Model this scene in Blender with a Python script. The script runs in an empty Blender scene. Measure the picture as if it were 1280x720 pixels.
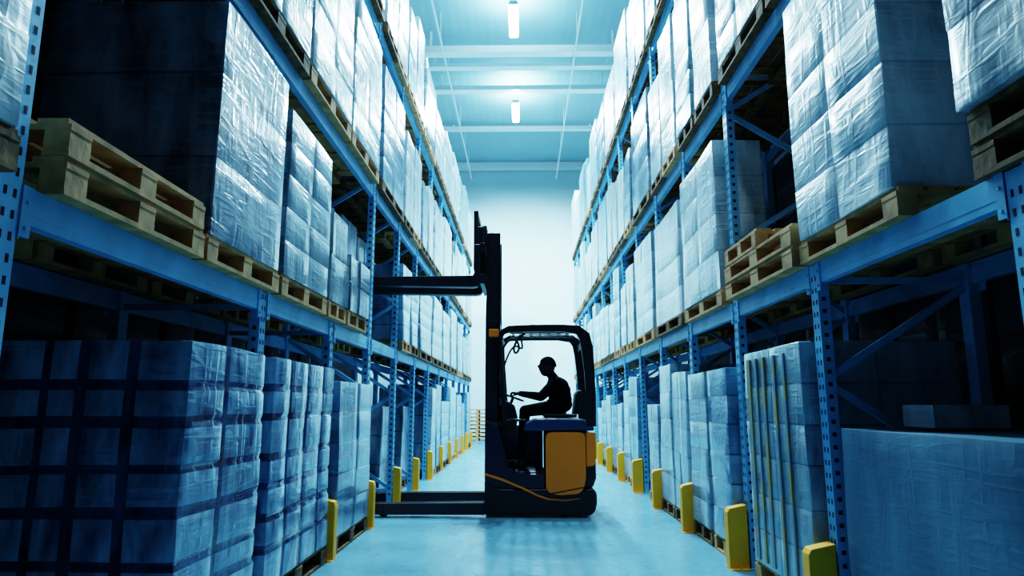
import bpy, bmesh, math, random
from mathutils import Vector, noise, Matrix
R = random.Random(7)
sc = bpy.context.scene
COL = sc.collection
try:
    sc.view_settings.view_transform = 'Filmic'
    sc.view_settings.look = 'High Contrast'
except Exception: pass

# ------------------------------------------------------------------ materials
def mat(name, col, rough=0.5, metal=0.0, var=0.0, vscale=4, bump=0.0, bscale=20, spec=0.5, coat=0.0):
    m = bpy.data.materials.new(name); m.use_nodes = True
    nt = m.node_tree; b = nt.nodes['Principled BSDF']
    b.inputs['Roughness'].default_value = rough; b.inputs['Metallic'].default_value = metal
    b.inputs['Specular IOR Level'].default_value = spec
    b.inputs['Coat Weight'].default_value = coat
    tc = nt.nodes.new('ShaderNodeTexCoord')
    n = nt.nodes.new('ShaderNodeTexNoise'); n.inputs['Scale'].default_value = vscale; n.inputs['Detail'].default_value = 5
    nt.links.new(tc.outputs['Object'], n.inputs['Vector'])
    r = nt.nodes.new('ShaderNodeValToRGB')
    r.color_ramp.elements[0].position = 0.3; r.color_ramp.elements[1].position = 0.7
    lo = [max(0, c*(1-var)) for c in col]; hi = [min(1, c*(1+var)) for c in col]
    r.color_ramp.elements[0].color = (*lo, 1); r.color_ramp.elements[1].color = (*hi, 1)
    nt.links.new(n.outputs['Fac'], r.inputs['Fac']); nt.links.new(r.outputs['Color'], b.inputs['Base Color'])
    if bump > 0:
        n2 = nt.nodes.new('ShaderNodeTexNoise'); n2.inputs['Scale'].default_value = bscale
        nt.links.new(tc.outputs['Object'], n2.inputs['Vector'])
        bp = nt.nodes.new('ShaderNodeBump'); bp.inputs['Strength'].default_value = bump; bp.inputs['Distance'].default_value = 0.01
        nt.links.new(n2.outputs['Fac'], bp.inputs['Height']); nt.links.new(bp.outputs['Normal'], b.inputs['Normal'])
    return m

def wrap_mat(name, dark, light, rmin=0.18, rmax=0.42, bump=0.42, sc1=2.0, vlo=0.6, vhi=1.1, crease_glint=0.20, coat=0.55):
    """softly creased stretch film over cartons"""
    m = bpy.data.materials.new(name); m.use_nodes = True
    nt = m.node_tree; N = nt.nodes; L = nt.links; b = N['Principled BSDF']
    tc = N.new('ShaderNodeTexCoord'); oi = N.new('ShaderNodeObjectInfo')
    add = N.new('ShaderNodeVectorMath'); add.operation = 'ADD'
    cmb = N.new('ShaderNodeCombineXYZ'); mul = N.new('ShaderNodeMath'); mul.operation = 'MULTIPLY'; mul.inputs[1].default_value = 37
    L.new(oi.outputs['Random'], mul.inputs[0]); L.new(mul.outputs[0], cmb.inputs[0]); L.new(mul.outputs[0], cmb.inputs[2])
    L.new(tc.outputs['Object'], add.inputs[0]); L.new(cmb.outputs[0], add.inputs[1])
    def nz(scale, rot, s, det, dist):
        mp = N.new('ShaderNodeMapping'); mp.inputs['Scale'].default_value = scale; mp.inputs['Rotation'].default_value = rot
        L.new(add.outputs[0], mp.inputs['Vector'])
        n = N.new('ShaderNodeTexNoise'); n.inputs['Scale'].default_value = s; n.inputs['Detail'].default_value = det; n.inputs['Distortion'].default_value = dist
        L.new(mp.outputs[0], n.inputs['Vector']); return n
    def ridge(n, k):
        a = N.new('ShaderNodeMath'); a.operation = 'SUBTRACT'; a.inputs[1].default_value = 0.5; L.new(n.outputs['Fac'], a.inputs[0])
        c = N.new('ShaderNodeMath'); c.operation = 'ABSOLUTE'; L.new(a.outputs[0], c.inputs[0])
        d = N.new('ShaderNodeMath'); d.operation = 'MULTIPLY_ADD'; d.inputs[1].default_value = -k; d.inputs[2].default_value = 1.0; d.use_clamp = True
        L.new(c.outputs[0], d.inputs[0]); return d
    n = nz((2.6, 2.6, 0.8), (0.12, 0.1, 0), sc1, 6, 0.5)
    r = N.new('ShaderNodeValToRGB'); r.color_ramp.elements[0].position = 0.33; r.color_ramp.elements[1].position = 0.68
    r.color_ramp.elements[0].color = (*dark, 1); r.color_ramp.elements[1].color = (*light, 1)
    L.new(n.outputs['Fac'], r.inputs['Fac'])
    hsv = N.new('ShaderNodeHueSaturation'); mr = N.new('ShaderNodeMapRange')
    mr.inputs['To Min'].default_value = vlo; mr.inputs['To Max'].default_value = vhi
    L.new(oi.outputs['Random'], mr.inputs['Value']); L.new(mr.outputs[0], hsv.inputs['Value'])
    L.new(r.outputs['Color'], hsv.inputs['Color'])
    c1 = ridge(nz((0.5, 0.5, 4.0), (0.10, -0.08, 0), 2.2, 3, 0.3), 13)
    c2 = ridge(nz((3.4, 3.4, 0.8), (0.16, 0.2, 0), 1.7, 3, 0.4), 11)
    mx = N.new('ShaderNodeMath'); mx.operation = 'MAXIMUM'; L.new(c1.outputs[0], mx.inputs[0]); L.new(c2.outputs[0], mx.inputs[1])
    cf = N.new('ShaderNodeMath'); cf.operation = 'MULTIPLY'; cf.inputs[1].default_value = crease_glint; L.new(mx.outputs[0], cf.inputs[0])  # highlights along the film folds, painted lighter into the base colour
    mix = N.new('ShaderNodeMix'); mix.data_type = 'RGBA'
    L.new(cf.outputs[0], mix.inputs[0]); L.new(hsv.outputs[0], mix.inputs[6]); mix.inputs[7].default_value = (min(1, light[0]*1.4+0.04), min(1, light[1]*1.4+0.05), min(1, light[2]*1.4+0.06), 1)
    L.new(mix.outputs[2], b.inputs['Base Color'])
    rr = N.new('ShaderNodeMapRange'); rr.inputs['To Min'].default_value = rmin; rr.inputs['To Max'].default_value = rmax
    L.new(n.outputs['Fac'], rr.inputs['Value']); L.new(rr.outputs[0], b.inputs['Roughness'])
    n2 = nz((1.8, 1.8, 10), (0.10, -0.08, 0), 1.5, 7, 0.5)
    ad = N.new('ShaderNodeMath'); ad.operation = 'MULTIPLY_ADD'; ad.inputs[1].default_value = 0.35
    L.new(mx.outputs[0], ad.inputs[0]); L.new(n2.outputs['Fac'], ad.inputs[2])
    bp = N.new('ShaderNodeBump'); bp.inputs['Strength'].default_value = bump; bp.inputs['Distance'].default_value = 0.02
    L.new(ad.outputs[0], bp.inputs['Height']); L.new(bp.outputs['Normal'], b.inputs['Normal'])
    b.inputs['Coat Weight'].default_value = coat; b.inputs['Coat Roughness'].default_value = 0.14
    return m

M_blue = mat('rack_blue_paint', (0.15, 0.46, 0.72), 0.4, var=0.15, vscale=5, bump=0.15)
M_hole = mat('rack_slot_dark', (0.004, 0.008, 0.03), 0.8)
M_yel = mat('guard_yellow', (1.0, 0.42, 0.015), 0.5, var=0.08, vscale=8)
M_wood = mat('pallet_wood', (0.52, 0.29, 0.12), 0.75, var=0.4, vscale=7, bump=0.3)
M_wood2 = mat('pallet_wood_dark', (0.16, 0.085, 0.03), 0.8, var=0.75, vscale=10, bump=0.3)
W_white = wrap_mat('film_white', (0.32, 0.46, 0.55), (0.76, 0.86, 0.91))
W_white2 = wrap_mat('film_white_seam', (0.18, 0.30, 0.40), (0.52, 0.66, 0.74))
W_grey = wrap_mat('film_grey', (0.13, 0.26, 0.35), (0.42, 0.58, 0.67))
W_grey2 = wrap_mat('film_grey_seam', (0.05, 0.12, 0.20), (0.22, 0.36, 0.46))
W_blue = wrap_mat('film_blue', (0.05, 0.15, 0.27), (0.20, 0.40, 0.55))
W_blue2 = wrap_mat('film_blue_seam', (0.02, 0.06, 0.13), (0.08, 0.19, 0.31))
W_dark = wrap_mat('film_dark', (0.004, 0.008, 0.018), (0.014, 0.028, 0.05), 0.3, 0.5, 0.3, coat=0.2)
W_smoke = wrap_mat('film_smoke', (0.015, 0.04, 0.08), (0.30, 0.44, 0.56), 0.14, 0.32, 0.4, 1.6, 0.9, 1.0)
W_smoke2 = wrap_mat('film_smoke_seam', (0.01, 0.02, 0.05), (0.10, 0.17, 0.25), 0.15, 0.35, 0.3, 1.6, 0.9, 1.0)
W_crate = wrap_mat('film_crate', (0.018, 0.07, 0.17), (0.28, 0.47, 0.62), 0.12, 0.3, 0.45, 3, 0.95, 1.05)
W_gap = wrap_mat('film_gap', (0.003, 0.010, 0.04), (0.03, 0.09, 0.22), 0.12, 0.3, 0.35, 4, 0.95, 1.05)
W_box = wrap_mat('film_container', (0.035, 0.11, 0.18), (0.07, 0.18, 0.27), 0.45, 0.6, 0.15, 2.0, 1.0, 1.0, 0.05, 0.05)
M_strip = mat('corner_board', (0.40, 0.33, 0.14), 0.45, var=0.05, vscale=6)
_r = [n for n in M_strip.node_tree.nodes if n.type == 'VALTORGB'][0]
_r.color_ramp.elements[0].color = (0.13, 0.24, 0.31, 1); _r.color_ramp.elements[1].color = (0.34, 0.27, 0.10, 1)
_r.color_ramp.elements[0].position = 0.42; _r.color_ramp.elements[1].position = 0.58
M_black = mat('truck_black', (0.004, 0.006, 0.012), 0.4, var=0.3)
M_navy = mat('truck_navy', (0.005, 0.012, 0.034), 0.35, var=0.2)
M_deck = mat('deck_blue', (0.014, 0.042, 0.11), 0.35, var=0.15)
M_steel = mat('mast_steel', (0.006, 0.009, 0.018), 0.4, var=0.3)
M_orange = mat('truck_orange', (1.0, 0.22, 0.008), 0.45, var=0.04, coat=0.1)
M_rub = mat('rubber', (0.006, 0.006, 0.008), 0.8)
M_seat = mat('seat_vinyl', (0.006, 0.008, 0.014), 0.6)
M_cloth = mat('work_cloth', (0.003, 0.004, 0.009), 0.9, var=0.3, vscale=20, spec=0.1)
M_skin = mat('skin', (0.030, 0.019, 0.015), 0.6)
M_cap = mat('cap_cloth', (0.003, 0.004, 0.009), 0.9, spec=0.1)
M_white = mat('painted_white_steel', (0.88, 0.97, 0.99), 0.4, var=0.02)
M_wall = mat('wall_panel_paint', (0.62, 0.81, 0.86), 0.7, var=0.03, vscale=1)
M_dkwall = mat('side_wall_shade', (0.006, 0.010, 0.018), 0.9, var=0.2, vscale=1, spec=0.1)  # near-black tone puts the shade behind the racks into the wall colour
M_lamp = mat('lamp_housing', (0.5, 0.6, 0.65), 0.4)
M_tube = bpy.data.materials.new('lamp_tube_glow'); M_tube.use_nodes = True
_b = M_tube.node_tree.nodes['Principled BSDF']; _b.inputs['Emission Color'].default_value = (0.8, 0.97, 1, 1); _b.inputs['Emission Strength'].default_value = 80

def ceiling_material():
    m = mat('ceiling_sheet', (0.30, 0.50, 0.58), 0.6, var=0.05, vscale=1)
    nt = m.node_tree; b = nt.nodes['Principled BSDF']
    w = nt.nodes.new('ShaderNodeTexWave'); w.bands_direction = 'X'; w.inputs['Scale'].default_value = 1.2
    tc = nt.nodes.new('ShaderNodeTexCoord'); nt.links.new(tc.outputs['Object'], w.inputs['Vector'])
    bp = nt.nodes.new('ShaderNodeBump'); bp.inputs['Strength'].default_value = 0.1; bp.inputs['Distance'].default_value = 0.04
    nt.links.new(w.outputs['Fac'], bp.inputs['Height']); nt.links.new(bp.outputs['Normal'], b.inputs['Normal'])
    return m
M_ceil = ceiling_material()

def floor_material():
    m = bpy.data.materials.new('epoxy_floor'); m.use_nodes = True
    nt = m.node_tree; N = nt.nodes; L = nt.links; b = N['Principled BSDF']
    tc = N.new('ShaderNodeTexCoord')
    n = N.new('ShaderNodeTexNoise'); n.inputs['Scale'].default_value = 0.8; n.inputs['Detail'].default_value = 8; n.inputs['Roughness'].default_value = 0.65
    L.new(tc.outputs['Object'], n.inputs['Vector'])
    r = N.new('ShaderNodeValToRGB'); r.color_ramp.elements[0].position = 0.3; r.color_ramp.elements[1].position = 0.75
    r.color_ramp.elements[0].color = (0.12, 0.30, 0.42, 1); r.color_ramp.elements[1].color = (0.18, 0.39, 0.52, 1)
    L.new(n.outputs['Fac'], r.inputs['Fac']); L.new(r.outputs['Color'], b.inputs['Base Color'])
    n2 = N.new('ShaderNodeTexNoise'); n2.inputs['Scale'].default_value = 3; n2.inputs['Detail'].default_value = 8
    L.new(tc.outputs['Object'], n2.inputs['Vector'])
    rr = N.new('ShaderNodeMapRange'); rr.inputs['To Min'].default_value = 0.18; rr.inputs['To Max'].default_value = 0.36
    L.new(n2.outputs['Fac'], rr.inputs['Value']); L.new(rr.outputs[0], b.inputs['Roughness'])
    bp = N.new('ShaderNodeBump'); bp.inputs['Strength'].default_value = 0.06; bp.inputs['Distance'].default_value = 0.01
    L.new(n2.outputs['Fac'], bp.inputs['Height']); L.new(bp.outputs['Normal'], b.inputs['Normal'])
    return m
M_floor = floor_material()

# ------------------------------------------------------------------ mesh helpers
class MB:
    def __init__(s): s.v = []; s.f = []; s.m = []
    def box(s, x0, x1, y0, y1, z0, z1, mi=0):
        b = len(s.v)
        s.v += [(x0,y0,z0),(x1,y0,z0),(x1,y1,z0),(x0,y1,z0),(x0,y0,z1),(x1,y0,z1),(x1,y1,z1),(x0,y1,z1)]
        for q in ((0,3,2,1),(4,5,6,7),(0,1,5,4),(1,2,6,5),(2,3,7,6),(3,0,4,7)):
            s.f.append(tuple(b+i for i in q)); s.m.append(mi)
    def bar(s, p, q, w, t, mi=0, side=Vector((0,1,0))):
        p = Vector(p); q = Vector(q); d = (q-p).normalized(); a = side - d*side.dot(d); a.normalize(); c = d.cross(a)
        b = len(s.v)
        for e in (p, q):
            for u, w2 in ((-1,-1),(1,-1),(1,1),(-1,1)):
                s.v.append(tuple(e + a*(u*w/2) + c*(w2*t/2)))
        for qd in ((0,1,2,3),(7,6,5,4),(0,4,5,1),(1,5,6,2),(2,6,7,3),(3,7,4,0)):
            s.f.append(tuple(b+i for i in qd)); s.m.append(mi)
    def cyl(s, p, q, r, n=16, mi=0, r2=None):
        p = Vector(p); q = Vector(q); d = (q-p).normalized(); a = d.orthogonal().normalized(); c = d.cross(a)
        r2 = r if r2 is None else r2
        b = len(s.v)
        for e, rr in ((p, r), (q, r2)):
            for i in range(n):
                t = 2*math.pi*i/n; s.v.append(tuple(e + a*math.cos(t)*rr + c*math.sin(t)*rr))
        for i in range(n):
            j = (i+1) % n; s.f.append((b+i, b+j, b+n+j, b+n+i)); s.m.append(mi)
        s.f.append(tuple(b+i for i in range(n-1, -1, -1))); s.m.append(mi)
        s.f.append(tuple(b+n+i for i in range(n))); s.m.append(mi)
    def prism(s, pts, y0, y1, mi=0):
        n = len(pts); b = len(s.v)
        for y in (y0, y1):
            for x, z in pts: s.v.append((x, y, z))
        s.f.append(tuple(b+i for i in range(n))); s.m.append(mi)
        s.f.append(tuple(b+n+i for i in range(n-1, -1, -1))); s.m.append(mi)
        for i in range(n):
            j = (i+1) % n; s.f.append((b+j, b+i, b+n+i, b+n+j)); s.m.append(mi)
    def ribbon(s, path, widths, y0, y1, mi=0):
        L = []; Rr = []
        P = [Vector((a, c)) for a, c in path]
        for i, p in enumerate(P):
            a = P[max(0, i-1)]; c = P[min(len(P)-1, i+1)]
            d = (c-a).normalized(); nrm = Vector((-d.y, d.x)); w = widths[i] if isinstance(widths, (list, tuple)) else widths
            L.append(p+nrm*w/2); Rr.append(p-nrm*w/2)
        b = len(s.v); n = len(P)
        for y in (y0, y1):
            for q in L: s.v.append((q.x, y, q.y))
            for q in Rr: s.v.append((q.x, y, q.y))
        for i in range(n-1):
            s.f += [(b+i, b+i+1, b+n+i+1, b+n+i), (b+2*n+i, b+3*n+i, b+3*n+i+1, b+2*n+i+1),
                    (b+i, b+2*n+i, b+2*n+i+1, b+i+1), (b+n+i, b+n+i+1, b+3*n+i+1, b+3*n+i)]
            s.m += [mi]*4
        s.f += [(b, b+n, b+3*n, b+2*n), (b+n-1, b+3*n-1, b+4*n-1, b+2*n-1)]; s.m += [mi]*2
    def mesh(s, name, mats, smooth=False):
        me = bpy.data.meshes.new(name); me.from_pydata(s.v, [], s.f)
        for m in mats: me.materials.append(m)
        for p, mi in zip(me.polygons, s.m): p.material_index = mi; p.use_smooth = smooth
        bm = bmesh.new(); bm.from_mesh(me); bmesh.ops.recalc_face_normals(bm, faces=bm.faces); bm.to_mesh(me); bm.free()
        me.update(); return me

def put(name, me, loc=(0,0,0), parent=None, label=None, cat=None, group=None, kind=None, bevel=0, rot=None, scale=None, segs=2):
    o = bpy.data.objects.new(name, me); COL.objects.link(o); o.location = loc
    if rot: o.rotation_euler = rot
    if scale: o.scale = scale
    if parent: o.parent = parent
    if label: o['label'] = label
    if cat: o['category'] = cat
    if group: o['group'] = group
    if kind: o['kind'] = kind
    if bevel:
        b = o.modifiers.new('bevel', 'BEVEL'); b.width = bevel; b.segments = segs; b.limit_method = 'ANGLE'
        b.harden_normals = False
    return o

# ------------------------------------------------------------------ shell
def shell(name, x0, x1, y0, y1, z0, z1, m, bev=0):
    mb = MB(); mb.box(x0, x1, y0, y1, z0, z1); return put(name, mb.mesh(name, [m]), kind='structure', bevel=bev)
shell('floor', -7, 7, -2, 29, -0.1, 0, M_floor)
shell('wall_back', -7, 7, 29, 29.2, 0, 12, M_wall)
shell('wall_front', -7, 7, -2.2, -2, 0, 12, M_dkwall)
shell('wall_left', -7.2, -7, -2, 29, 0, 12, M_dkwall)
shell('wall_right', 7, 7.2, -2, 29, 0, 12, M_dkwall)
shell('ceiling', -7, 7, -2, 29, 11.9, 12.05, M_ceil)
k = 1
for y, z, w, h in ((28.75, 11.75, 0.3, 0.28), (24.6, 11.75, 0.12, 0.14), (20.6, 11.4, 0.22, 0.16), (18.9, 11.3, 0.16, 0.12), (18.0, 11.3, 0.2, 0.22),
                   (13.0, 11.4, 0.2, 0.2), (9.0, 11.4, 0.2, 0.2)):
    mb = MB(); mb.box(-6.95, 6.95, y-w/2, y+w/2, z-h/2, z+h/2)
    mb.box(-6.95, 6.95, y-w/2-0.05, y+w/2+0.05, z-h/2-0.015, z-h/2)
    for x in (-5, -2.6, 2.6, 5):
        mb.box(x-0.03, x+0.03, y-0.03, y+0.03, z+h/2, 11.9)
    put('trim_%d' % k, mb.mesh('ceiling_beam', [M_white]), kind='structure'); k += 1
for x in (-2.2, 1.5):
    mb = MB(); mb.box(x-0.02, x+0.02, 4, 28.6, 11.08, 11.12)
    for y in range(5, 28, 2): mb.cyl((x, y, 11.12), (x, y, 11.9), 0.01, 6)
    put('trim_%d' % k, mb.mesh('cable_tray', [M_white]), kind='structure'); k += 1

# ------------------------------------------------------------------ lamps
LC = (0.52, 0.84, 1.0)
def lamp(y, power, x=-0.2):
    mb = MB(); z = 11.0
    mb.prism([(-0.13, 0), (0.13, 0), (0.08, 0.11), (-0.08, 0.11)], -0.75, 0.75)
    for yy in (-0.55, 0.55): mb.cyl((0, yy, 0.11), (0, yy, 0.895), 0.008, 6)
    o = put('high_bay_lamp', mb.mesh('high_bay_lamp', [M_lamp]), (x, y, z), label='long white lit high bay lamp hanging from the ceiling', cat='ceiling lamp', group='high bay lamps over the aisle')
    mb = MB(); mb.box(-0.10, 0.10, -0.7, 0.7, -0.05, 0.0)
    put('lamp_tube', mb.mesh('lamp_tube', [M_tube]), parent=o, label='glowing diffuser')
    l = bpy.data.lights.new('lamp_glow', 'AREA'); l.shape = 'RECTANGLE'; l.size = 0.2; l.size_y = 1.4
    l.energy = power; l.color = LC
    lo = bpy.data.objects.new('lamp_glow', l); COL.objects.link(lo); lo.parent = o; lo.location = (0, 0, -0.06)
    l = bpy.data.lights.new('lamp_uplight', 'AREA'); l.shape = 'RECTANGLE'; l.size = 0.1; l.size_y = 1.3
    l.energy = power*0.12; l.color = LC
    lo = bpy.data.objects.new('lamp_uplight', l); COL.objects.link(lo); lo.parent = o; lo.location = (0, 0, 0.12); lo.rotation_euler = (math.pi, 0, 0)
for y, p in ((5.2, 230), (10.6, 900), (16.0, 1500), (21.5, 1800)): lamp(y, p)  # nearest lamp, out of view, is added to brighten the truck's near side
for x in (-4.2, 4.2):  # added lamps out of sight, put in to brighten the end wall
    mb = MB(); mb.box(-0.2, 0.2, -0.12, 0.12, -0.12, 0.12); mb.box(-0.03, 0.03, -0.03, 0.03, 0.12, 1.295)
    o = put('floodlight', mb.mesh('floodlight', [M_lamp]), (x, 20, 10.6), label='added fill lamp hidden by the racks to brighten the end wall', cat='lamp', group='added wall fill lamps')
    l = bpy.data.lights.new('wall_fill', 'SPOT'); l.energy = 9000; l.spot_size = math.radians(66); l.spot_blend = 1.0; l.color = (0.62, 0.9, 1.0); l.shadow_soft_size = 0.15
    lo = bpy.data.objects.new('wall_fill_beam', l); COL.objects.link(lo); lo.parent = o; lo.location = (0, 0.14, 0)
    d = Vector((0, 29, 4.5)) - Vector((x, 20.14, 10.6)); lo.rotation_euler = d.to_track_quat('-Z', 'Y').to_euler()

w = bpy.data.worlds.new('World'); sc.world = w; w.use_nodes = True
w.node_tree.nodes['Background'].inputs[0].default_value = (0.10, 0.30, 0.55, 1); w.node_tree.nodes['Background'].inputs[1].default_value = 0.1

# ------------------------------------------------------------------ pallets
def pallet_mesh(name, m, ly=1.2, lx=1.0):
    mb = MB(); H = 0.144
    for x in (-lx/2+0.05, 0, lx/2-0.05):
        mb.box(x-0.05, x+0.05, -ly/2, ly/2, 0, 0.022)
        for y in (-ly/2+0.07, 0, ly/2-0.07): mb.box(x-0.048, x+0.048, y-0.07, y+0.07, 0.022, 0.10)
    for y in (-ly/2+0.07, 0, ly/2-0.07): mb.box(-lx/2, lx/2, y-0.07, y+0.07, 0.10, 0.122)
    n = 7; wv = lx/n
    for i in range(n):
        x = -lx/2+wv*(i+0.5); mb.box(x-wv*0.41, x+wv*0.41, -ly/2, ly/2, 0.122, H)
    return mb.mesh(name, [m])
P_light = pallet_mesh('pallet', M_wood); P_dark = pallet_mesh('pallet_dark', M_wood2)  # same pallet in pale and in dark, blotchier wood
PH = 0.144
def pallet(side_x, sgn, y0, y1, z, dark=False, group='pallets on the racking', label=None):
    o = put('pallet', P_dark if dark else P_light, (side_x+sgn*0.5, (y0+y1)/2, z+0.001), scale=(1, (y1-y0)/1.2, 1),
            label=label or ('dark wooden pallet under a wrapped load' if dark else 'pale wooden pallet under a wrapped load'), cat='pallet', group=group)
    return o

# ------------------------------------------------------------------ loads
def load_mesh(name, sx, sy, sz, nx, ny, nz, seam, jit, r, seed, mats, amp=0.012, g=0.012, bulge=0.0, irr=0.0):
    rr = random.Random(seed)
    def axis(n, L, off):
        c = [(off, True, 0)]
        B = [off+L*(i+(rr.uniform(-irr, irr) if 0 < i < n else 0))/n for i in range(n+1)]
        for i in range(n):
            a = B[i]; b = B[i+1]; ga = g*rr.uniform(1-irr*2, 1+irr*2); gb = g*rr.uniform(1-irr*2, 1+irr*2)
            c += [(a+ga, False, i)]
            q = max(2, int((b-a)/0.12))
            for t in range(1, q): c.append((a+(b-a)*t/q, False, i))
            c += [(b-gb, False, i), (b, True, i)]
        return c
    X = axis(nx, sx, -sx/2); Y = axis(ny, sy, -sy/2); Z = axis(nz, sz, 0)
    hx, hy, hz = sx/2, sy/2, sz/2
    J = {}
    def jv(k):
        if k not in J: J[k] = rr.uniform(-jit, jit)
        return J[k]
    V = {}; verts = []; faces = []; fm = []
    NX, NY, NZ = len(X)-1, len(Y)-1, len(Z)-1
    def vid(i, j, k):
        key = (i, j, k)
        if key in V: return V[key]
        p = Vector((X[i][0], Y[j][0], Z[k][0]-hz))
        fx = -1 if i == 0 else (1 if i == NX else 0); fy = -1 if j == 0 else (1 if j == NY else 0); fz = -1 if k == 0 else (1 if k == NZ else 0)
        inn = Vector((max(-hx+r, min(hx-r, p.x)), max(-hy+r, min(hy-r, p.y)), max(-hz+r, min(hz-r, p.z))))
        d = p-inn
        if d.length > 1e-6: p = inn + d.normalized()*min(d.length, r) if (abs(fx)+abs(fy)+abs(fz)) > 1 else inn + d
        nrm = Vector((fx, fy, fz*0.3))
        sx_ = X[i][1] and 0 < i < NX; sy_ = Y[j][1] and 0 < j < NY; sz_ = Z[k][1] and 0 < k < NZ
        off = 0
        if fx and (sy_ or sz_): off = -seam
        if fy and (sx_ or sz_): off = -seam
        if fz > 0 and (sx_ or sy_): off = -seam
        if off == 0: off = jv((X[i][2], Y[j][2], Z[k][2], fx, fy))
        t = (p.z+hz)/sz
        off += bulge*math.sin(math.pi*t)
        p += nrm*off
        nv = noise.noise_vector(p*1.3+Vector((seed*3.1, 0, seed)))*amp
        if fz < 0: nv.z = 0
        p += nv
        V[key] = len(verts); verts.append((p.x, p.y, max(0, p.z+hz))); return V[key]
    two = len(mats) > 1
    def seamy(A, a, n): return (A[a][1] and 0 < a < n) or (A[a+1][1] and 0 < a+1 < n)
    def F(t, s): faces.append(t); fm.append(1 if (two and s) else 0)
    for i in range(NX):
        for j in range(NY):
            s = seamy(X, i, NX) or seamy(Y, j, NY)
            F((vid(i,j,0), vid(i,j+1,0), vid(i+1,j+1,0), vid(i+1,j,0)), s)
            F((vid(i,j,NZ), vid(i+1,j,NZ), vid(i+1,j+1,NZ), vid(i,j+1,NZ)), s)
    for i in range(NX):
        for k_ in range(NZ):
            s = seamy(X, i, NX) or seamy(Z, k_, NZ)
            F((vid(i,0,k_), vid(i+1,0,k_), vid(i+1,0,k_+1), vid(i,0,k_+1)), s)
            F((vid(i,NY,k_), vid(i,NY,k_+1), vid(i+1,NY,k_+1), vid(i+1,NY,k_)), s)
    for j in range(NY):
        for k_ in range(NZ):
            s = seamy(Y, j, NY) or seamy(Z, k_, NZ)
            F((vid(0,j,k_), vid(0,j,k_+1), vid(0,j+1,k_+1), vid(0,j+1,k_)), s)
            F((vid(NX,j,k_), vid(NX,j+1,k_), vid(NX,j+1,k_+1), vid(NX,j,k_+1)), s)
    me = bpy.data.meshes.new(name); me.from_pydata(verts, [], faces)
    for m in mats: me.materials.append(m)
    for p, q in zip(me.polygons, fm): p.use_smooth = True; p.material_index = q
    # keep the carton edges crisp: mark hard box edges
    me.update()
    try: me.set_sharp_from_angle(angle=math.radians(38))
    except Exception: pass
    return me

# kind: mats, nx, ny, nz, seam, jitter, radius, label, gap half-width, irregularity
KIND = {
 'white': ([W_white, W_white2], 1, 2, 4, 0.0015, 0.002, 0.006, 'cartons in shiny white stretch wrap', 0.006, 0.04),
 'grey':  ([W_grey, W_grey2], 2, 2, 5, 0.002, 0.0025, 0.006, 'cartons in grey stretch wrap', 0.006, 0.04),
 'blue':  ([W_blue, W_blue2], 2, 2, 5, 0.004, 0.003, 0.006, 'blue-grey boxes in clear wrap', 0.008, 0.04),
 'small': ([W_grey, W_grey2], 3, 3, 4, 0.012, 0.018, 0.008, 'short stack of small wrapped packages', 0.012, 0.1),
 'dark':  ([W_dark], 2, 2, 3, 0.006, 0.004, 0.01, 'dark boxes in glossy film', 0.012, 0.0),
 'smoke': ([W_smoke, W_smoke2], 1, 1, 3, 0.002, 0.002, 0.01, 'tall dark stack in glossy smoky film', 0.007, 0.05),
 'crate': ([W_crate, W_gap], 4, 3, 6, 0.008, 0.004, 0.010, 'grid of crates in glossy film', 0.026, 0.16),
 'box':   ([W_box], 1, 1, 1, 0.0, 0.0, 0.006, 'wide dim blue container in smooth film', 0.006, 0.0),
}
def load(face, sgn, y0, y1, z, h, kind, name='wrapped_load', depth=1.0, group='wrapped loads on the racking', extra='on a pallet', seed=None):
    mats, nx, ny, nz, seam, jit, r, lab, g, irr = KIND[kind]
    sd = seed if seed is not None else R.randint(0, 9999)
    me = load_mesh(name, depth, y1-y0, h, nx, max(1, round(ny*(y1-y0)/1.2)), max(1, round(nz*h/1.3)), seam, jit, r, sd, mats,
                   amp=0.016, g=g, irr=irr)
    return put(name, me, (face+sgn*depth/2, (y0+y1)/2, z), label=lab+' '+extra, cat='pallet load', group=group)

def unit(face, sgn, y0, y1, z, h, kind, floorlvl=False, dark=None, depth=1.0):
    if dark is None: dark = R.random() < 0.7 if z > 3 else R.random() < 0.45
    pallet(face, sgn, y0, y1, z, dark, group='floor pallets' if floorlvl else 'pallets on the racking')
    return load(face, sgn, y0+0.02, y1-0.02, z+PH+0.003, h-PH, kind, extra='on a floor pallet' if floorlvl else 'on a racked pallet',
         group='wrapped loads on the floor' if floorlvl else 'wrapped loads on the racking', depth=depth)

FAR = []
for i in range(12):
    kd = ['white', 'grey', 'white', 'blue', 'grey', 'white', 'grey', 'white', 'smoke', 'white', 'blue', 'white'][i]
    mats, nx, ny, nz, seam, jit, r, lab, g, irr = KIND[kd]
    if i % 3 == 0: ny = 1
    FAR.append((load_mesh('wrapped_load', 1.0, 1.0, 1.0, nx, ny, nz, seam, jit, r, 100+i, mats, amp=0.02, g=g, irr=irr), lab))
def far_unit(face, sgn, y0, y1, z, h, fl, pick=None):
    if pick is None: pick = R.choice([1, 3, 4, 6, 8, 10, 3, 8]) if fl else R.randrange(12)  # floor loads take darker films, putting shade into the lower bays by colour
    me, lab = FAR[pick]; dark = R.random() < (0.7 if z > 3 else 0.5)
    pallet(face, sgn, y0, y1, z, dark, group='floor pallets' if fl else 'pallets on the racking')
    put('wrapped_load', me, (face+sgn*0.5, (y0+y1)/2, z+PH+0.003), scale=(0.97, (y1-y0)*0.96, h-PH),
            label=lab+(' on a floor pallet' if fl else ' on a racked pallet'), cat='pallet load',
            group='wrapped loads on the floor' if fl else 'wrapped loads on the racking')

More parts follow.
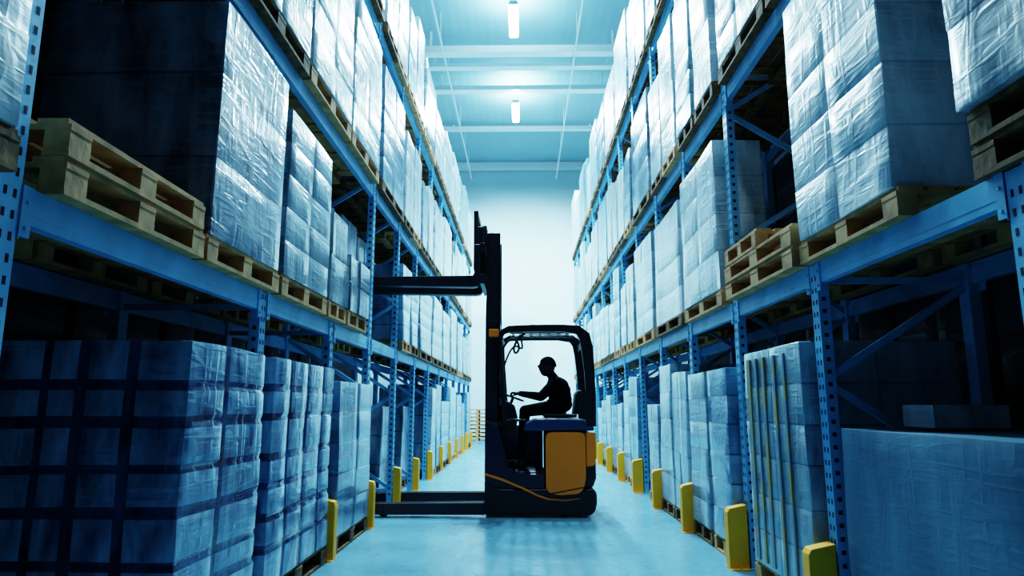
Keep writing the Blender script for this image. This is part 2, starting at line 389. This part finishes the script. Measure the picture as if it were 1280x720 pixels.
# ------------------------------------------------------------------ racking
def frame_mesh(H, sgn):
    mb = MB(); D = 1.0; t = 0.07; wy = 0.1
    for x0 in (0, D-t):
        a, b = sorted((sgn*x0, sgn*(x0+t)))
        mb.box(a, b, -wy/2, wy/2, 0.006, H)
        mb.box(a-0.01, b+0.01, -wy/2-0.03, wy/2+0.03, 0, 0.008)
    z = 0.12
    while z < H-0.05:
        for yy in (-0.022, 0.022):
            a, b = sorted((-sgn*0.0015, sgn*0.003)); mb.box(a, b, yy-0.007, yy+0.007, z, z+0.03, 1)
        a, b = sorted((sgn*0.02, sgn*0.045)); mb.box(a, b, -wy/2-0.0015, -wy/2+0.002, z+0.02, z+0.045, 1)
        z += 0.075
    z = 0.2; i = 0
    mb.bar((sgn*0.05, 0, z), (sgn*(D-0.05), 0, z), 0.03, 0.04)
    while z+0.62 < H-0.05:
        p, q = ((sgn*0.05, 0, z+0.03), (sgn*(D-0.05), 0, z+0.6))
        if i % 2: p, q = ((sgn*(D-0.05), 0, z+0.03), (sgn*0.05, 0, z+0.6))
        mb.bar(p, q, 0.03, 0.045); z += 0.62; i += 1
    mb.bar((sgn*0.05, 0, H-0.1), (sgn*(D-0.05), 0, H-0.1), 0.03, 0.04)
    return mb.mesh('upright_frame', [M_blue, M_hole])
def beam_mesh(L):
    mb = MB(); y = L/2
    mb.box(-0.025, 0.025, -y, y, -0.13, -0.04); mb.box(-0.025, 0.012, -y, y, -0.04, 0)
    mb.box(-0.027, -0.024, -y, y, -0.095, -0.075, 0)
    for e in (-y, y-0.006): mb.box(-0.033, 0.033, e, e+0.006, -0.19, 0.0)
    for e in (-y, y-0.05):
        mb.box(-0.035, -0.025, e, e+0.05, -0.18, 0.0)
        for zz in (-0.15, -0.06): mb.cyl((-0.035, e+0.025, zz), (-0.042, e+0.025, zz), 0.008, 6)
    return mb.mesh('beam', [M_blue])
BM = {}; FM = {}
def rack(sgn, face, levels, posts, H, lab):
    e = bpy.data.objects.new('pallet_rack', None); COL.objects.link(e); e.location = (face, posts[0][0], 0)
    e['label'] = lab; e['category'] = 'storage rack'; e['group'] = 'pallet racking along the aisle'
    def fr(y, h):
        key = (round(h, 2), sgn)
        if key not in FM: FM[key] = frame_mesh(h, sgn)
        put('upright_frame', FM[key], (0, y-posts[0][0], 0), parent=e)
    for y, full in posts: fr(y, H if full else levels[0]-0.005)
    def beams(ys, z):
        for a, b in zip(ys, ys[1:]):
            L = round(b-a-0.104, 3)
            if L not in BM: BM[L] = beam_mesh(L)
            for dx in (0.028, 0.972):
                o = put('beam', BM[L], (sgn*dx, (a+b)/2-posts[0][0], z), parent=e)
                if (sgn > 0) == (dx > 0.5): o.rotation_euler = (0, 0, math.pi)
                if sgn < 0: o.rotation_euler = (0, 0, math.pi if dx < 0.5 else 0)
    beams([p[0] for p in posts], levels[0])
    full = [p[0] for p in posts if p[1]]
    for z in levels[1:]: beams(full, z)
    return e

LF, RF = -1.72, 1.84
LL = [2.05, 3.82, 5.85]; RL = [2.18, 4.14, 6.35]
Lp = [(0.7, True), (2.17, True), (4.45, False), (6.1, False)] + [(7.65+1.62*i, True) for i in range(10)]
Rp = [(0.9, True), (2.46, False), (4.25, False)] + [(5.85+1.62*i, True) for i in range(12)]
rack(-1, LF, LL, Lp, 7.0, 'tall blue steel pallet racking full of wrapped goods')
rack(1, RF, RL, Rp, 7.5, 'tall blue steel pallet racking full of wrapped goods')

def guard_mesh(sgn, w, h=0.5):
    mb = MB(); x0, x1 = sorted((0, sgn*w)); hl = h-0.06
    if sgn > 0: pts = [(0, 0.008), (w, 0.008), (w, h), (0.02, h-0.03), (0, hl)]
    else: pts = [(0, 0.008), (0, hl), (-0.01, h-0.02), (-w, h), (-w, 0.008)]
    mb.prism(pts, -0.05, 0.05)
    mb.box(x0-0.0, x1, -0.1, 0.1, 0, 0.008)
    for y in (-0.08, 0.08): mb.cyl((sgn*w*0.5, y, 0.008), (sgn*w*0.5, y, 0.022), 0.009, 6)
    return mb.mesh('rack_post_guard', [M_yel])
GL = guard_mesh(-1, 0.095); GR = guard_mesh(1, 0.16)
for y, f in Lp[3:]: put('rack_post_guard', GL, (LF+0.108, y, 0), label='yellow steel guard plate at the foot of a rack post', cat='post guard', group='yellow rack post guards', bevel=0.003, segs=1)
for y, f in Rp[2:]: put('rack_post_guard', GR, (RF-0.172, y, 0), label='yellow steel guard plate at the foot of a rack post', cat='post guard', group='yellow rack post guards', bevel=0.003, segs=1)

lf = -1.65
unit(lf, -1, 0.95, 2.10, LL[0], 1.4, 'white')
for i in range(2): pallet(lf, -1, 2.33+0.0*i, 3.42-0.02*i, LL[0]+i*(PH+0.002), False, label='bare wooden pallet in a stack of two on a beam')
unit(lf, -1, 3.46, 4.52, LL[0], 1.50, 'smoke', dark=False)
unit(lf, -1, 4.58, 5.66, LL[0], 1.36, 'grey', dark=False)
unit(lf, -1, 5.72, 6.30, LL[0], 0.95, 'small', dark=False)
unit(lf, -1, 6.36, 7.15, LL[0], 0.68, 'small', dark=False)
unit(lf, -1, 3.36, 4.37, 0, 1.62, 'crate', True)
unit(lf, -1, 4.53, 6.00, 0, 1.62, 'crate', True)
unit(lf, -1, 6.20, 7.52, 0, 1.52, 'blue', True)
for z, hs in ((LL[1], 1.75), (LL[2], 1.8)):
    y = 2.36
    for i in range(4):
        unit(lf, -1, y, y+1.25, z, hs*R.uniform(0.85, 1.0), R.choice(['white', 'grey', 'white'])); y += 1.3
rf = 1.77
for i in range(2): pallet(rf+0.03, 1, 1.5, 2.62, RL[0]+i*(PH+0.002), True, label='wooden pallet darkened in colour for shade under a white wrapped load')  # dark wood here stands in for the shade under the load
load(rf, 1, 1.5, 2.64, RL[0]+2*PH+0.006, 1.4, 'white', extra='on two racked pallets')
unit(rf, 1, 3.12, 4.27, RL[0], 1.74, 'white', dark=False)
for i in range(2): pallet(rf-0.03, 1, 4.32, 5.77, RL[0]+i*(PH+0.002), False, label='bare wooden pallet stacked empty on a rack beam')
pallet(rf-0.02, 1, 5.0, 5.77, RL[0]+2*(PH+0.002), False, label='short bare wooden pallet on top of a stack')
unit(rf, 1, 6.0, 7.38, RL[0], 1.55, 'white', dark=False, depth=0.45)
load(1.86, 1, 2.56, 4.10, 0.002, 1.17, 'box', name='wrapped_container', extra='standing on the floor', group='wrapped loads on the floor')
mb = MB(); mb.box(-0.2, 0.2, -0.15, 0.15, 0, 0.12); mb.box(-0.2, 0.2, -0.025, 0.025, 0.1195, 0.1215)
put('carton', mb.mesh('carton', [W_white]), (2.38, 3.85, 1.182), label='small pale carton lying on the large container', cat='box', bevel=0.004)
r1 = unit(rf, 1, 4.36, 5.5, 0, 1.70, 'grey', True)
for a, b in ((-0.30, -0.27), (-0.12, -0.08), (0.09, 0.14), (0.25, 0.29), (0.40, 0.47)):
    mb = MB(); mb.box(-0.512, -0.495, a, b, 0.03, 1.5)
    put('yellow_band', mb.mesh('corner_board', [M_strip]), parent=r1, label='faded yellow vertical band under film')
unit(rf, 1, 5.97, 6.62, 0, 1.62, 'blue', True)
unit(rf, 1, 6.68, 7.38, 0, 1.62, 'grey', True)
for z, hs in ((RL[1], 1.9), (RL[2], 2.0)):
    y = 1.0
    while y+1.15 < 5.8:
        unit(rf, 1, y, y+1.15, z, hs*R.uniform(0.85, 1.0), R.choice(['white', 'grey', 'white'])); y += 1.2

def far(face, sgn, ys, levels, top):
    for a, b in zip(ys, ys[1:]):
        lv = [0]+levels; ceil_ = levels+[top]
        for li, (z, c) in enumerate(zip(lv, ceil_)):
            y0, y1 = a+0.07, b-0.07
            room = c-z-(0.22 if li < len(levels) else 0)
            f = face
            if sgn < 0 and a < 8:
                if li == 1:
                    far_unit(-2.09, sgn, y0, y0+0.70, z, room*0.95, False, 0); far_unit(-2.09, sgn, y0+0.76, y1, z, room*0.9, False, 5); continue
                if li == 0: continue      # straddle legs reach into this empty floor bay
            if li == 0 and sgn < 0 and 9 < a < 12.2:
                far_unit(f-0.25, sgn, y0, (y0+y1)/2, z, room*0.7, True, 8); continue
            if R.random() < 0.4:
                far_unit(f, sgn, y0, y1, z, room*R.uniform(0.70, 0.98), li == 0)
            else:
                mid = (y0+y1)/2
                far_unit(f, sgn, y0, mid-0.02, z, room*R.uniform(0.6, 0.98), li == 0)
                if li == 0 and R.random() < 0.4: continue
                far_unit(f, sgn, mid+0.02, y1, z, room*R.uniform(0.6, 0.98), li == 0)
far(lf, -1, [p[0] for p in Lp if p[0] > 7], LL, 7.8)
ry = [p[0] for p in Rp if p[0] > 7]
far(rf, 1, ry, RL, 8.5)
for z, hs in ((RL[1], 1.9), (RL[2], 2.1)):
    unit(rf, 1, 5.95, 6.62, z, hs*0.95, 'white'); unit(rf, 1, 6.7, 7.38, z, hs*0.9, 'grey')
# dark stacks added behind the racking to block the view and keep gaps black
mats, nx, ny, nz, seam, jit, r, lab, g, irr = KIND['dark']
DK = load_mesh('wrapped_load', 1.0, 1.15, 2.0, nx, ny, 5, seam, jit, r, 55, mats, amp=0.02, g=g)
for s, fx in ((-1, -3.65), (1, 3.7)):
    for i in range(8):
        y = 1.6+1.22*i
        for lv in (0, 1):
            put('pallet', P_dark, (fx, y, lv*2.16+0.001), label='dark wooden pallet under a dark load added behind the racking', cat='pallet', group='pallets added behind the racking')
            put('wrapped_load', DK, (fx, y, lv*2.16+PH+0.003), label=lab+' added to darken gaps behind the racking', cat='pallet load', group='dark loads added behind the racking')

for i in range(8):
    put('pallet', P_light, (-1.7, 26.5, i*(PH+0.001)), label='wooden pallet in a tall stack near the end wall', cat='pallet', group='pallet stack by the end wall')

# ------------------------------------------------------------------ reach truck
T = bpy.data.objects.new('reach_truck', None); COL.objects.link(T); T.location = (0, 8.9, 0)
T['label'] = 'black and orange reach truck with raised mast and forks'; T['category'] = 'forklift'
def part(name, mb, mats, bevel=0.01, parent=T, smooth=False, label=None, segs=2):
    return put(name, mb.mesh(name, mats, smooth), parent=parent, bevel=bevel, label=label, segs=segs)
mb = MB(); mb.prism([(-0.45, 0.03), (0.80, 0.03), (0.85, 0.07), (0.875, 0.16), (0.875, 0.28), (0.84, 0.33), (-0.28, 0.33), (-0.45, 0.42)], -0.6, 0.6)
ch = part('chassis', mb, [M_black], 0.025, segs=3)
mb = MB()
mb.prism([(-0.45, 0.42), (-0.28, 0.335), (0.27, 0.335), (0.27, 0.50), (0.02, 0.50), (-0.16, 0.56), (-0.30, 1.08), (-0.45, 1.12)], -0.6, -0.5)
mb.box(-0.28, 0.27, -0.5, 0.35, 0.335, 0.52)
mb.box(-0.45, -0.29, -0.5, 0.35, 0.335, 1.1)
part('footwell_body', mb, [M_navy], 0.02)
mb = MB(); mb.box(-0.45, 0.27, 0.35, 0.6, 0.335, 1.05)
part('inner_side_panel', mb, [mat('panel_blue', (0.05, 0.13, 0.26), 0.4)], 0.02, label='dark blue far side panel')
mb = MB(); mb.prism([(0.28, 0.335), (0.83, 0.335), (0.872, 0.45), (0.872, 0.92), (0.83, 0.985), (0.28, 0.985)], -0.595, 0.595)
part('rear_body', mb, [M_black], 0.05, segs=4)
mb = MB()
def hood(x0): return [(x0, 1.0), (0.865, 1.0), (0.855, 1.04), (0.81, 1.10), (0.72, 1.14), (0.45, 1.15), (x0+0.14, 1.145), (x0+0.04, 1.10)]
mb.prism(hood(0.0), -0.60, -0.36)
mb.prism(hood(0.13), -0.36, 0.60)
part('seat_deck', mb, [M_deck], 0.03, segs=4, label='rounded dark blue hood under the seat')
def rpoly(pts, r, n=6):
    out = []; P = [Vector(p) for p in pts]; m_ = len(P)
    for i, p in enumerate(P):
        a = (P[i-1]-p).normalized(); c = (P[(i+1) % m_]-p).normalized()
        s = p+a*r; e = p+c*r
        for t in range(n+1):
            t /= n; q = s*(1-t)**2+p*2*t*(1-t)+e*t*t; out.append((q.x, q.y))
    return out
mb = MB(); mb.prism(rpoly([(0.748, 0.985), (0.275, 0.985), (0.275, 0.30), (0.40, 0.26), (0.69, 0.28), (0.745, 0.42)], 0.08), -0.63, -0.597)
part('side_cover', mb, [M_orange], 0.015, label='orange rounded tapered side cover', segs=4)
mb = MB(); mb.prism(rpoly([(0.872, 0.985), (0.757, 0.985), (0.755, 0.58), (0.85, 0.60), (0.874, 0.70)], 0.03), -0.627, -0.597)
part('side_cover', mb, [M_orange], 0.01, label='orange narrow rear cover', segs=3)
mb = MB(); mb.ribbon([(-0.45, 0.50), (-0.25, 0.44), (0.0, 0.34), (0.18, 0.255), (0.3, 0.215), (0.5, 0.20), (0.68, 0.225)], [0.03, 0.028, 0.025, 0.022, 0.02, 0.018, 0.01], -0.608, -0.598)
part('accent_stripe', mb, [M_orange], 0, label='thin orange accent stripe')
mb = MB()
for ys in ((-0.60, -0.53), (0.53, 0.60)):
    arc = [(-0.27, 2.12), (-0.24, 2.19), (-0.16, 2.225), (0.1, 2.235), (0.5, 2.235), (0.68, 2.215), (0.76, 2.14), (0.79, 2.0), (0.815, 1.7), (0.825, 1.4), (0.82, 1.05)]
    wd = [0.05, 0.07, 0.085, 0.09, 0.09, 0.11, 0.14, 0.14, 0.125, 0.12, 0.12]
    mb.ribbon(arc, wd, *ys)
    mb.ribbon([(-0.27, 2.14), (-0.262, 1.9), (-0.235, 1.5), (-0.215, 1.1)], [0.045, 0.04, 0.045, 0.07], *ys)
for x in [i*0.12-0.12 for i in range(7)]: mb.box(x-0.015, x+0.015, -0.53, 0.53, 2.22, 2.26)
for y in (-0.25, 0.25): mb.box(-0.16, 0.7, y-0.02, y+0.02, 2.20, 2.225)
mb.box(0.76, 0.84, -0.53, 0.53, 2.02, 2.12); mb.box(-0.28, -0.24, -0.53, 0.53, 2.10, 2.16)
mb.ribbon([(-0.215, 1.10), (-0.12, 1.13), (0.05, 1.12)], 0.03, -0.6, -0.56)
part('overhead_guard', mb, [M_black], 0.008)
mast = bpy.data.objects.new('mast', None); COL.objects.link(mast); mast.parent = T
for y in (-0.42, 0.34):
    mb = MB(); mb.box(-0.46, -0.29, y, y+0.03, 0.1, 2.35); mb.box(-0.46, -0.44, y, y+0.09, 0.1, 2.35); mb.box(-0.31, -0.29, y, y+0.09, 0.1, 2.35)
    part('outer_mast_channel', mb, [M_steel], 0.003, mast, segs=1)
    y += 0.065 if y < 0 else -0.07
    mb = MB(); mb.box(-0.435, -0.28, y, y+0.025, 0.5, 3.5); mb.box(-0.455, -0.435, y, y+0.07, 0.5, 3.5); mb.box(-0.30, -0.28, y, y+0.07, 0.5, 3.5)
    part('inner_mast_channel', mb, [M_steel], 0.003, mast, segs=1)
for z in (0.2, 1.3, 2.25):
    mb = MB(); mb.box(-0.32, -0.285, -0.36, 0.4, z, z+0.1); part('mast_crossbar', mb, [M_steel], 0.003, mast, segs=1)
for z in (0.7, 2.0, 3.4):
    mb = MB(); mb.box(-0.42, -0.30, -0.30, 0.30, z, z+0.09); part('mast_crossbar', mb, [M_steel], 0.003, mast, segs=1)
for y in (-0.16, 0.12):
    mb = MB(); mb.cyl((-0.34, y, 0.3), (-0.34, y, 2.2), 0.04); mb.cyl((-0.34, y, 2.2), (-0.34, y, 3.35), 0.022)
    part('lift_cylinder', mb, [M_steel], 0, mast)
mb = MB(); mb.cyl((-0.40, -0.02, 0.5), (-0.40, -0.02, 3.3), 0.03); part('lift_cylinder', mb, [M_steel], 0, mast)
for y in (-0.24, 0.2):
    mb = MB(); mb.box(-0.462, -0.440, y-0.015, y+0.015, 2.8, 3.47); mb.cyl((-0.40, y-0.02, 3.47), (-0.40, y+0.02, 3.47), 0.06, 20)
    part('lift_chain', mb, [M_rub], 0, mast)
car = bpy.data.objects.new('fork_carriage', None); COL.objects.link(car); car.parent = T
mb = MB()
mb.box(-0.53, -0.47, -0.56, 0.42, 2.80, 2.92); mb.box(-0.53, -0.47, -0.56, 0.42, 3.22, 3.32)
for y in (-0.36, -0.12, 0.12, 0.30): mb.box(-0.52, -0.47, y, y+0.06, 2.92, 3.22)
part('carriage_plate', mb, [M_steel], 0.005, car)
mb = MB()
for y in (-0.42, -0.2, 0.0, 0.18, 0.38): mb.box(-0.62, -0.565, y, y+0.035, 3.0, 3.78)
mb.box(-0.62, -0.565, -0.42, 0.415, 3.72, 3.78); mb.box(-0.62, -0.565, -0.42, 0.415, 3.26, 3.30)
mb.box(-0.58, -0.50, -0.3, -0.26, 3.15, 3.6); mb.box(-0.58, -0.50, 0.26, 0.30, 3.15, 3.6)
mb.cyl((-0.50, -0.1, 3.2), (-0.50, -0.1, 3.66), 0.035); mb.cyl((-0.50, 0.1, 3.2), (-0.50, 0.1, 3.66), 0.035)
part('load_backrest', mb, [M_steel], 0.004, car, segs=1)
for y in (-0.57, 0.06):
    mb = MB()
    mb.prism([(-0.535, 3.3), (-0.535, 2.80), (-0.56, 2.765), (-0.62, 2.755), (-1.7, 2.775), (-2.03, 2.79), (-2.06, 2.81), (-2.06, 2.885), (-0.62, 2.90), (-0.60, 2.93), (-0.60, 3.3)], y, y+0.14)
    part('fork', mb, [M_steel], 0.004, car, segs=1)
for y in (-0.58, 0.44):
    pr = [(-0.45, 0.03), (-1.92, 0.03), (-1.95, 0.07), (-1.94, 0.13), (-1.89, 0.155), (-0.45, 0.17)]
    mb = MB(); mb.prism(pr, y, y+0.03); mb.prism(pr, y+0.11, y+0.14)
    mb.box(-1.72, -0.45, y+0.03, y+0.11, 0.135, 0.15); mb.box(-1.50, -0.45, y+0.03, y+0.11, 0.05, 0.135)
    leg = part('straddle_leg', mb, [M_steel], 0.003, segs=1)
    mb = MB(); mb.cyl((-1.65, y+0.035, 0.066), (-1.65, y+0.105, 0.066), 0.065, 24); mb.cyl((-1.65, y+0.0, 0.066), (-1.65, y+0.14, 0.066), 0.018, 10)
    part('wheel', mb, [M_rub], 0.004, leg)
mb = MB(); mb.cyl((0.5, -0.45, 0.13), (0.5, -0.30, 0.13), 0.128, 28); mb.cyl((0.5, -0.46, 0.13), (0.5, -0.29, 0.13), 0.05, 16)
part('wheel', mb, [M_rub], 0.008)
seat = bpy.data.objects.new('seat', None); COL.objects.link(seat); seat.parent = T
mb = MB(); mb.box(0.26, 0.68, -0.30, 0.20, 1.152, 1.195); part('seat_cushion', mb, [M_seat], 0.02, seat, segs=3)
mb = MB(); mb.prism([(0.64, 1.19), (0.71, 1.19), (0.76, 1.44), (0.74, 1.49), (0.70, 1.49), (0.67, 1.44)], -0.27, 0.17); part('seat_backrest', mb, [M_seat], 0.02, seat, segs=3)
mb = MB(); mb.box(0.32, 0.62, 0.22, 0.28, 1.34, 1.38); mb.box(0.54, 0.58, 0.22, 0.28, 1.13, 1.34); part('armrest', mb, [M_seat], 0.012, seat)
mb = MB(); mb.prism([(-0.28, 0.9), (-0.10, 0.9), (-0.06, 1.14), (-0.10, 1.30), (-0.20, 1.36), (-0.26, 1.30)], -0.35, 0.2)
mb.prism([(-0.27, 1.30), (-0.21, 1.30), (-0.20, 1.52), (-0.25, 1.54)], 0.02, 0.16)
con = part('control_console', mb, [M_black], 0.015)
mb = MB(); mb.cyl((-0.16, -0.12, 1.30), (-0.12, -0.12, 1.395), 0.02)
c = Vector((-0.115, -0.12, 1.40)); ax = Vector((0.35, 0, 1)).normalized(); u = Vector((0, 1, 0)); v = ax.cross(u)
n = 24; rad = 0.13
for i in range(n):
    a = 2*math.pi*i/n; a2 = 2*math.pi*(i+1)/n
    mb.cyl(c+u*math.cos(a)*rad+v*math.sin(a)*rad, c+u*math.cos(a2)*rad+v*math.sin(a2)*rad, 0.013, 8)
for a in (0, 2.1, 4.2): mb.cyl(c, c+u*math.cos(a)*rad+v*math.sin(a)*rad, 0.009, 8)
part('steering_wheel', mb, [M_rub], 0)
mb = MB(); mb.box(-0.41, -0.29, -0.60, -0.5, 2.13, 2.225); part('work_light', mb, [M_orange], 0.01, label='small orange lamp on the mast')
mb = MB(); mb.box(-0.34, -0.28, -0.5, -0.43, 2.16, 2.19); part('lamp_bracket', mb, [M_black], 0)
def hose(pts, r):
    cu = bpy.data.curves.new('hose', 'CURVE'); cu.dimensions = '3D'; cu.bevel_depth = r; cu.bevel_resolution = 2
    sp = cu.splines.new('NURBS'); sp.points.add(len(pts)-1)
    for p, q in zip(sp.points, pts): p.co = (*q, 1)
    sp.use_endpoint_u = True; sp.order_u = 4
    o = bpy.data.objects.new('hosetmp', cu); COL.objects.link(o); bpy.context.view_layer.update()
    me = bpy.data.meshes.new_from_object(o.evaluated_get(bpy.context.evaluated_depsgraph_get())); bpy.data.objects.remove(o)
    me.materials.clear(); me.materials.append(M_rub)
    put('hose', me, parent=T)
hose([(-0.27, -0.3, 1.95), (-0.2, -0.3, 2.12), (-0.08, -0.3, 2.16), (-0.02, -0.3, 2.0), (-0.10, -0.3, 1.92), (-0.12, -0.3, 2.05), (-0.02, -0.3, 2.18), (0.05, -0.3, 2.21)], 0.014)
hose([(-0.26, -0.2, 1.7), (-0.17, -0.2, 2.02), (-0.05, -0.2, 2.1), (0.03, -0.2, 1.95), (-0.03, -0.2, 2.2)], 0.012)
hose([(-0.45, 0.0, 2.9), (-0.50, 0.0, 2.2), (-0.45, 0.05, 1.6), (-0.36, 0.05, 1.3)], 0.014)

# ------------------------------------------------------------------ driver (one continuous remeshed body)
bm = bmesh.new()
def ball(p, r, squash=(1,1,1), seg=20):
    q = bmesh.ops.create_uvsphere(bm, u_segments=seg, v_segments=max(8, seg//2+2), radius=1)
    bmesh.ops.transform(bm, matrix=Matrix.Translation(p) @ Matrix.Diagonal((r*squash[0], r*squash[1], r*squash[2], 1)), verts=q['verts'])
def limb(p, q, r0, r1, seg=20):
    p = Vector(p); q = Vector(q); d = q-p
    c = bmesh.ops.create_cone(bm, cap_ends=True, segments=seg, radius1=r0, radius2=r1, depth=d.length)
    rot = d.to_track_quat('Z', 'Y').to_matrix().to_4x4()
    bmesh.ops.transform(bm, matrix=Matrix.Translation((p+q)/2) @ rot, verts=c['verts'])
    ball(p, r0, seg=seg); ball(q, r1, seg=seg)
for px, pz, rx, ry, rz in ((0.485, 1.31, 0.155, 0.185, 0.115), (0.485, 1.37, 0.152, 0.175, 0.11), (0.478, 1.43, 0.150, 0.170, 0.11),
                           (0.468, 1.49, 0.152, 0.180, 0.11), (0.452, 1.55, 0.145, 0.190, 0.10), (0.435, 1.59, 0.115, 0.175, 0.075)):
    ball((px, 0, pz), 1, (rx, ry, rz), 28)
limb((0.41, 0, 1.62), (0.37, 0, 1.69), 0.072, 0.060)
limb((0.37, 0, 1.69), (0.34, 0, 1.73), 0.060, 0.06)
for sy in (-1, 1):
    limb((0.425, 0.175*sy, 1.58), (0.235, 0.24*sy, 1.405), 0.078, 0.058)
    limb((0.235, 0.24*sy, 1.405), (-0.03, 0.15*sy, 1.445), 0.056, 0.033)
    ball((-0.075, 0.14*sy, 1.448), 1, (0.05, 0.042, 0.022))
    limb((0.48, 0.095*sy, 1.285), (0.03, 0.13*sy, 1.225), 0.10, 0.072)
    limb((0.03, 0.13*sy, 1.225), (0.01, 0.13*sy, 0.96), 0.070, 0.066)
    limb((0.01, 0.13*sy, 0.96), (-0.02, 0.13*sy, 0.62), 0.066, 0.048)
    limb((0.0, 0.13*sy, 0.57), (-0.19, 0.135*sy, 0.562), 0.047, 0.040)
    for i in range(4):
        dy = (i-1.5)*0.021; Lf = [0.9, 1.0, 0.95, 0.78][i]
        b0 = Vector((-0.10, 0.14*sy+dy, 1.455))
        P = [b0, b0+Vector((-0.034*Lf, 0, 0.004)), b0+Vector((-0.054*Lf, 0, -0.018)), b0+Vector((-0.042*Lf, 0, -0.040))]
        for a_, b_, r0, r1 in zip(P, P[1:], (0.0098, 0.0092, 0.0086), (0.0092, 0.0086, 0.0078)): limb(a_, b_, r0, r1, 10)
    b0 = Vector((-0.06, 0.14*sy-sy*0.035, 1.44))
    limb(b0, b0+Vector((-0.03, -sy*0.012, -0.012)), 0.013, 0.011, 10)
    limb(b0+Vector((-0.03, -sy*0.012, -0.012)), b0+Vector((-0.058, -sy*0.008, -0.02)), 0.011, 0.009, 10)
HX, HZ = 0.32, 1.785
TILT = 12
hb = bmesh.new(); bmesh.ops.create_uvsphere(hb, u_segments=40, v_segments=28, radius=1)
for v in hb.verts:
    p = v.co.copy(); x, y, z = p.x, p.y, p.z
    q = Vector((x*0.104, y*0.082, z*0.124))
    if z < 0: q.y *= 1-0.28*(-z); q.x *= 1-0.18*(-z)
    if z < -0.2 and x < 0: q.x -= 0.012*(-z)
    if x < -0.6:
        g = math.exp(-((y)/0.16)**2)*math.exp(-((z+0.12)/0.16)**2); q.x -= 0.030*g
        g = math.exp(-((y)/0.3)**2)*math.exp(-((z+0.45)/0.08)**2); q.x -= 0.008*g
        g = math.exp(-((y)/0.3)**2)*math.exp(-((z+0.52)/0.03)**2); q.x += 0.004*g
        for s in (-1, 1):
            g = math.exp(-((y-0.38*s)/0.16)**2)*math.exp(-((z-0.05)/0.12)**2); q.x += 0.010*g
        g = math.exp(-((z-0.22)/0.1)**2); q.x -= 0.004*g
    v.co = q
bmesh.ops.transform(hb, matrix=Matrix.Translation((HX, 0, HZ)) @ Matrix.Rotation(math.radians(TILT), 4, 'Y'), verts=hb.verts)
hm = bpy.data.meshes.new('h'); hb.to_mesh(hm); hb.free(); bm.from_mesh(hm)
for s in (-1, 1): ball((HX+0.015, s*0.081, HZ-0.01), 1, (0.018, 0.010, 0.032), 12)
bmesh.ops.recalc_face_normals(bm, faces=bm.faces)
allm = bpy.data.meshes.new('all'); bm.to_mesh(allm); bm.free()
tmp = bpy.data.objects.new('tmp', allm); COL.objects.link(tmp)
rm = tmp.modifiers.new('r', 'REMESH'); rm.mode = 'VOXEL'; rm.voxel_size = 0.006
sm = tmp.modifiers.new('sm', 'SMOOTH'); sm.iterations = 3; sm.factor = 0.4
bpy.context.view_layer.update()
pm = bpy.data.meshes.new_from_object(tmp.evaluated_get(bpy.context.evaluated_depsgraph_get())); bpy.data.objects.remove(tmp)
b2 = bmesh.new(); b2.from_mesh(pm); b2.verts.ensure_lookup_table()
seen = set(); best = []
for v0 in b2.verts:
    if v0.index in seen: continue
    st = [v0]; seen.add(v0.index); comp = []
    while st:
        q = st.pop(); comp.append(q)
        for e in q.link_edges:
            o_ = e.other_vert(q)
            if o_.index not in seen: seen.add(o_.index); st.append(o_)
    if len(comp) > len(best): best = comp
keep = set(v.index for v in best)
bmesh.ops.delete(b2, geom=[v for v in b2.verts if v.index not in keep], context='VERTS')
b2.to_mesh(pm); b2.free()
yc = 8.85
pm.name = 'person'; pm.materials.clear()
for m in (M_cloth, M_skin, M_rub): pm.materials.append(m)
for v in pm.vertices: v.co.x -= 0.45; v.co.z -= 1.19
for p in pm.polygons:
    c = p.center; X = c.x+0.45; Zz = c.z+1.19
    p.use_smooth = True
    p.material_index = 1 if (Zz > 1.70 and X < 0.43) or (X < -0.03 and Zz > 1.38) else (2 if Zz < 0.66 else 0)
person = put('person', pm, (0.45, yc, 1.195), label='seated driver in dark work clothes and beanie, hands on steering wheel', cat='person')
bm = bmesh.new(); bmesh.ops.create_uvsphere(bm, u_segments=32, v_segments=20, radius=1)
bmesh.ops.delete(bm, geom=[v for v in bm.verts if v.co.z < 0.15 + (0.12 if v.co.x < -0.5 else 0)], context='VERTS')
for v in bm.verts: v.co = Vector((v.co.x*0.112, v.co.y*0.090, v.co.z*0.130))
bmesh.ops.transform(bm, matrix=Matrix.Translation((HX+0.003, 0, HZ+0.003)) @ Matrix.Rotation(math.radians(TILT), 4, 'Y'), verts=bm.verts)
m = bpy.data.meshes.new('beanie'); bm.to_mesh(m); bm.free(); m.materials.append(M_cap)
for v in m.vertices: v.co.x -= 0.45; v.co.z -= 1.19
for p in m.polygons: p.use_smooth = True
cap = put('beanie', m, parent=person); so = cap.modifiers.new('s', 'SOLIDIFY'); so.thickness = 0.006; so.offset = 1

# ------------------------------------------------------------------ camera
cam = bpy.data.cameras.new('camera'); co = bpy.data.objects.new('camera', cam); COL.objects.link(co)
cam.lens = 23.9; cam.sensor_width = 36; co.location = (0, 0, 1.3)
co.rotation_euler = (math.radians(90+9.8), 0, math.radians(0.87))
cam.clip_start = 0.05
sc.camera = co
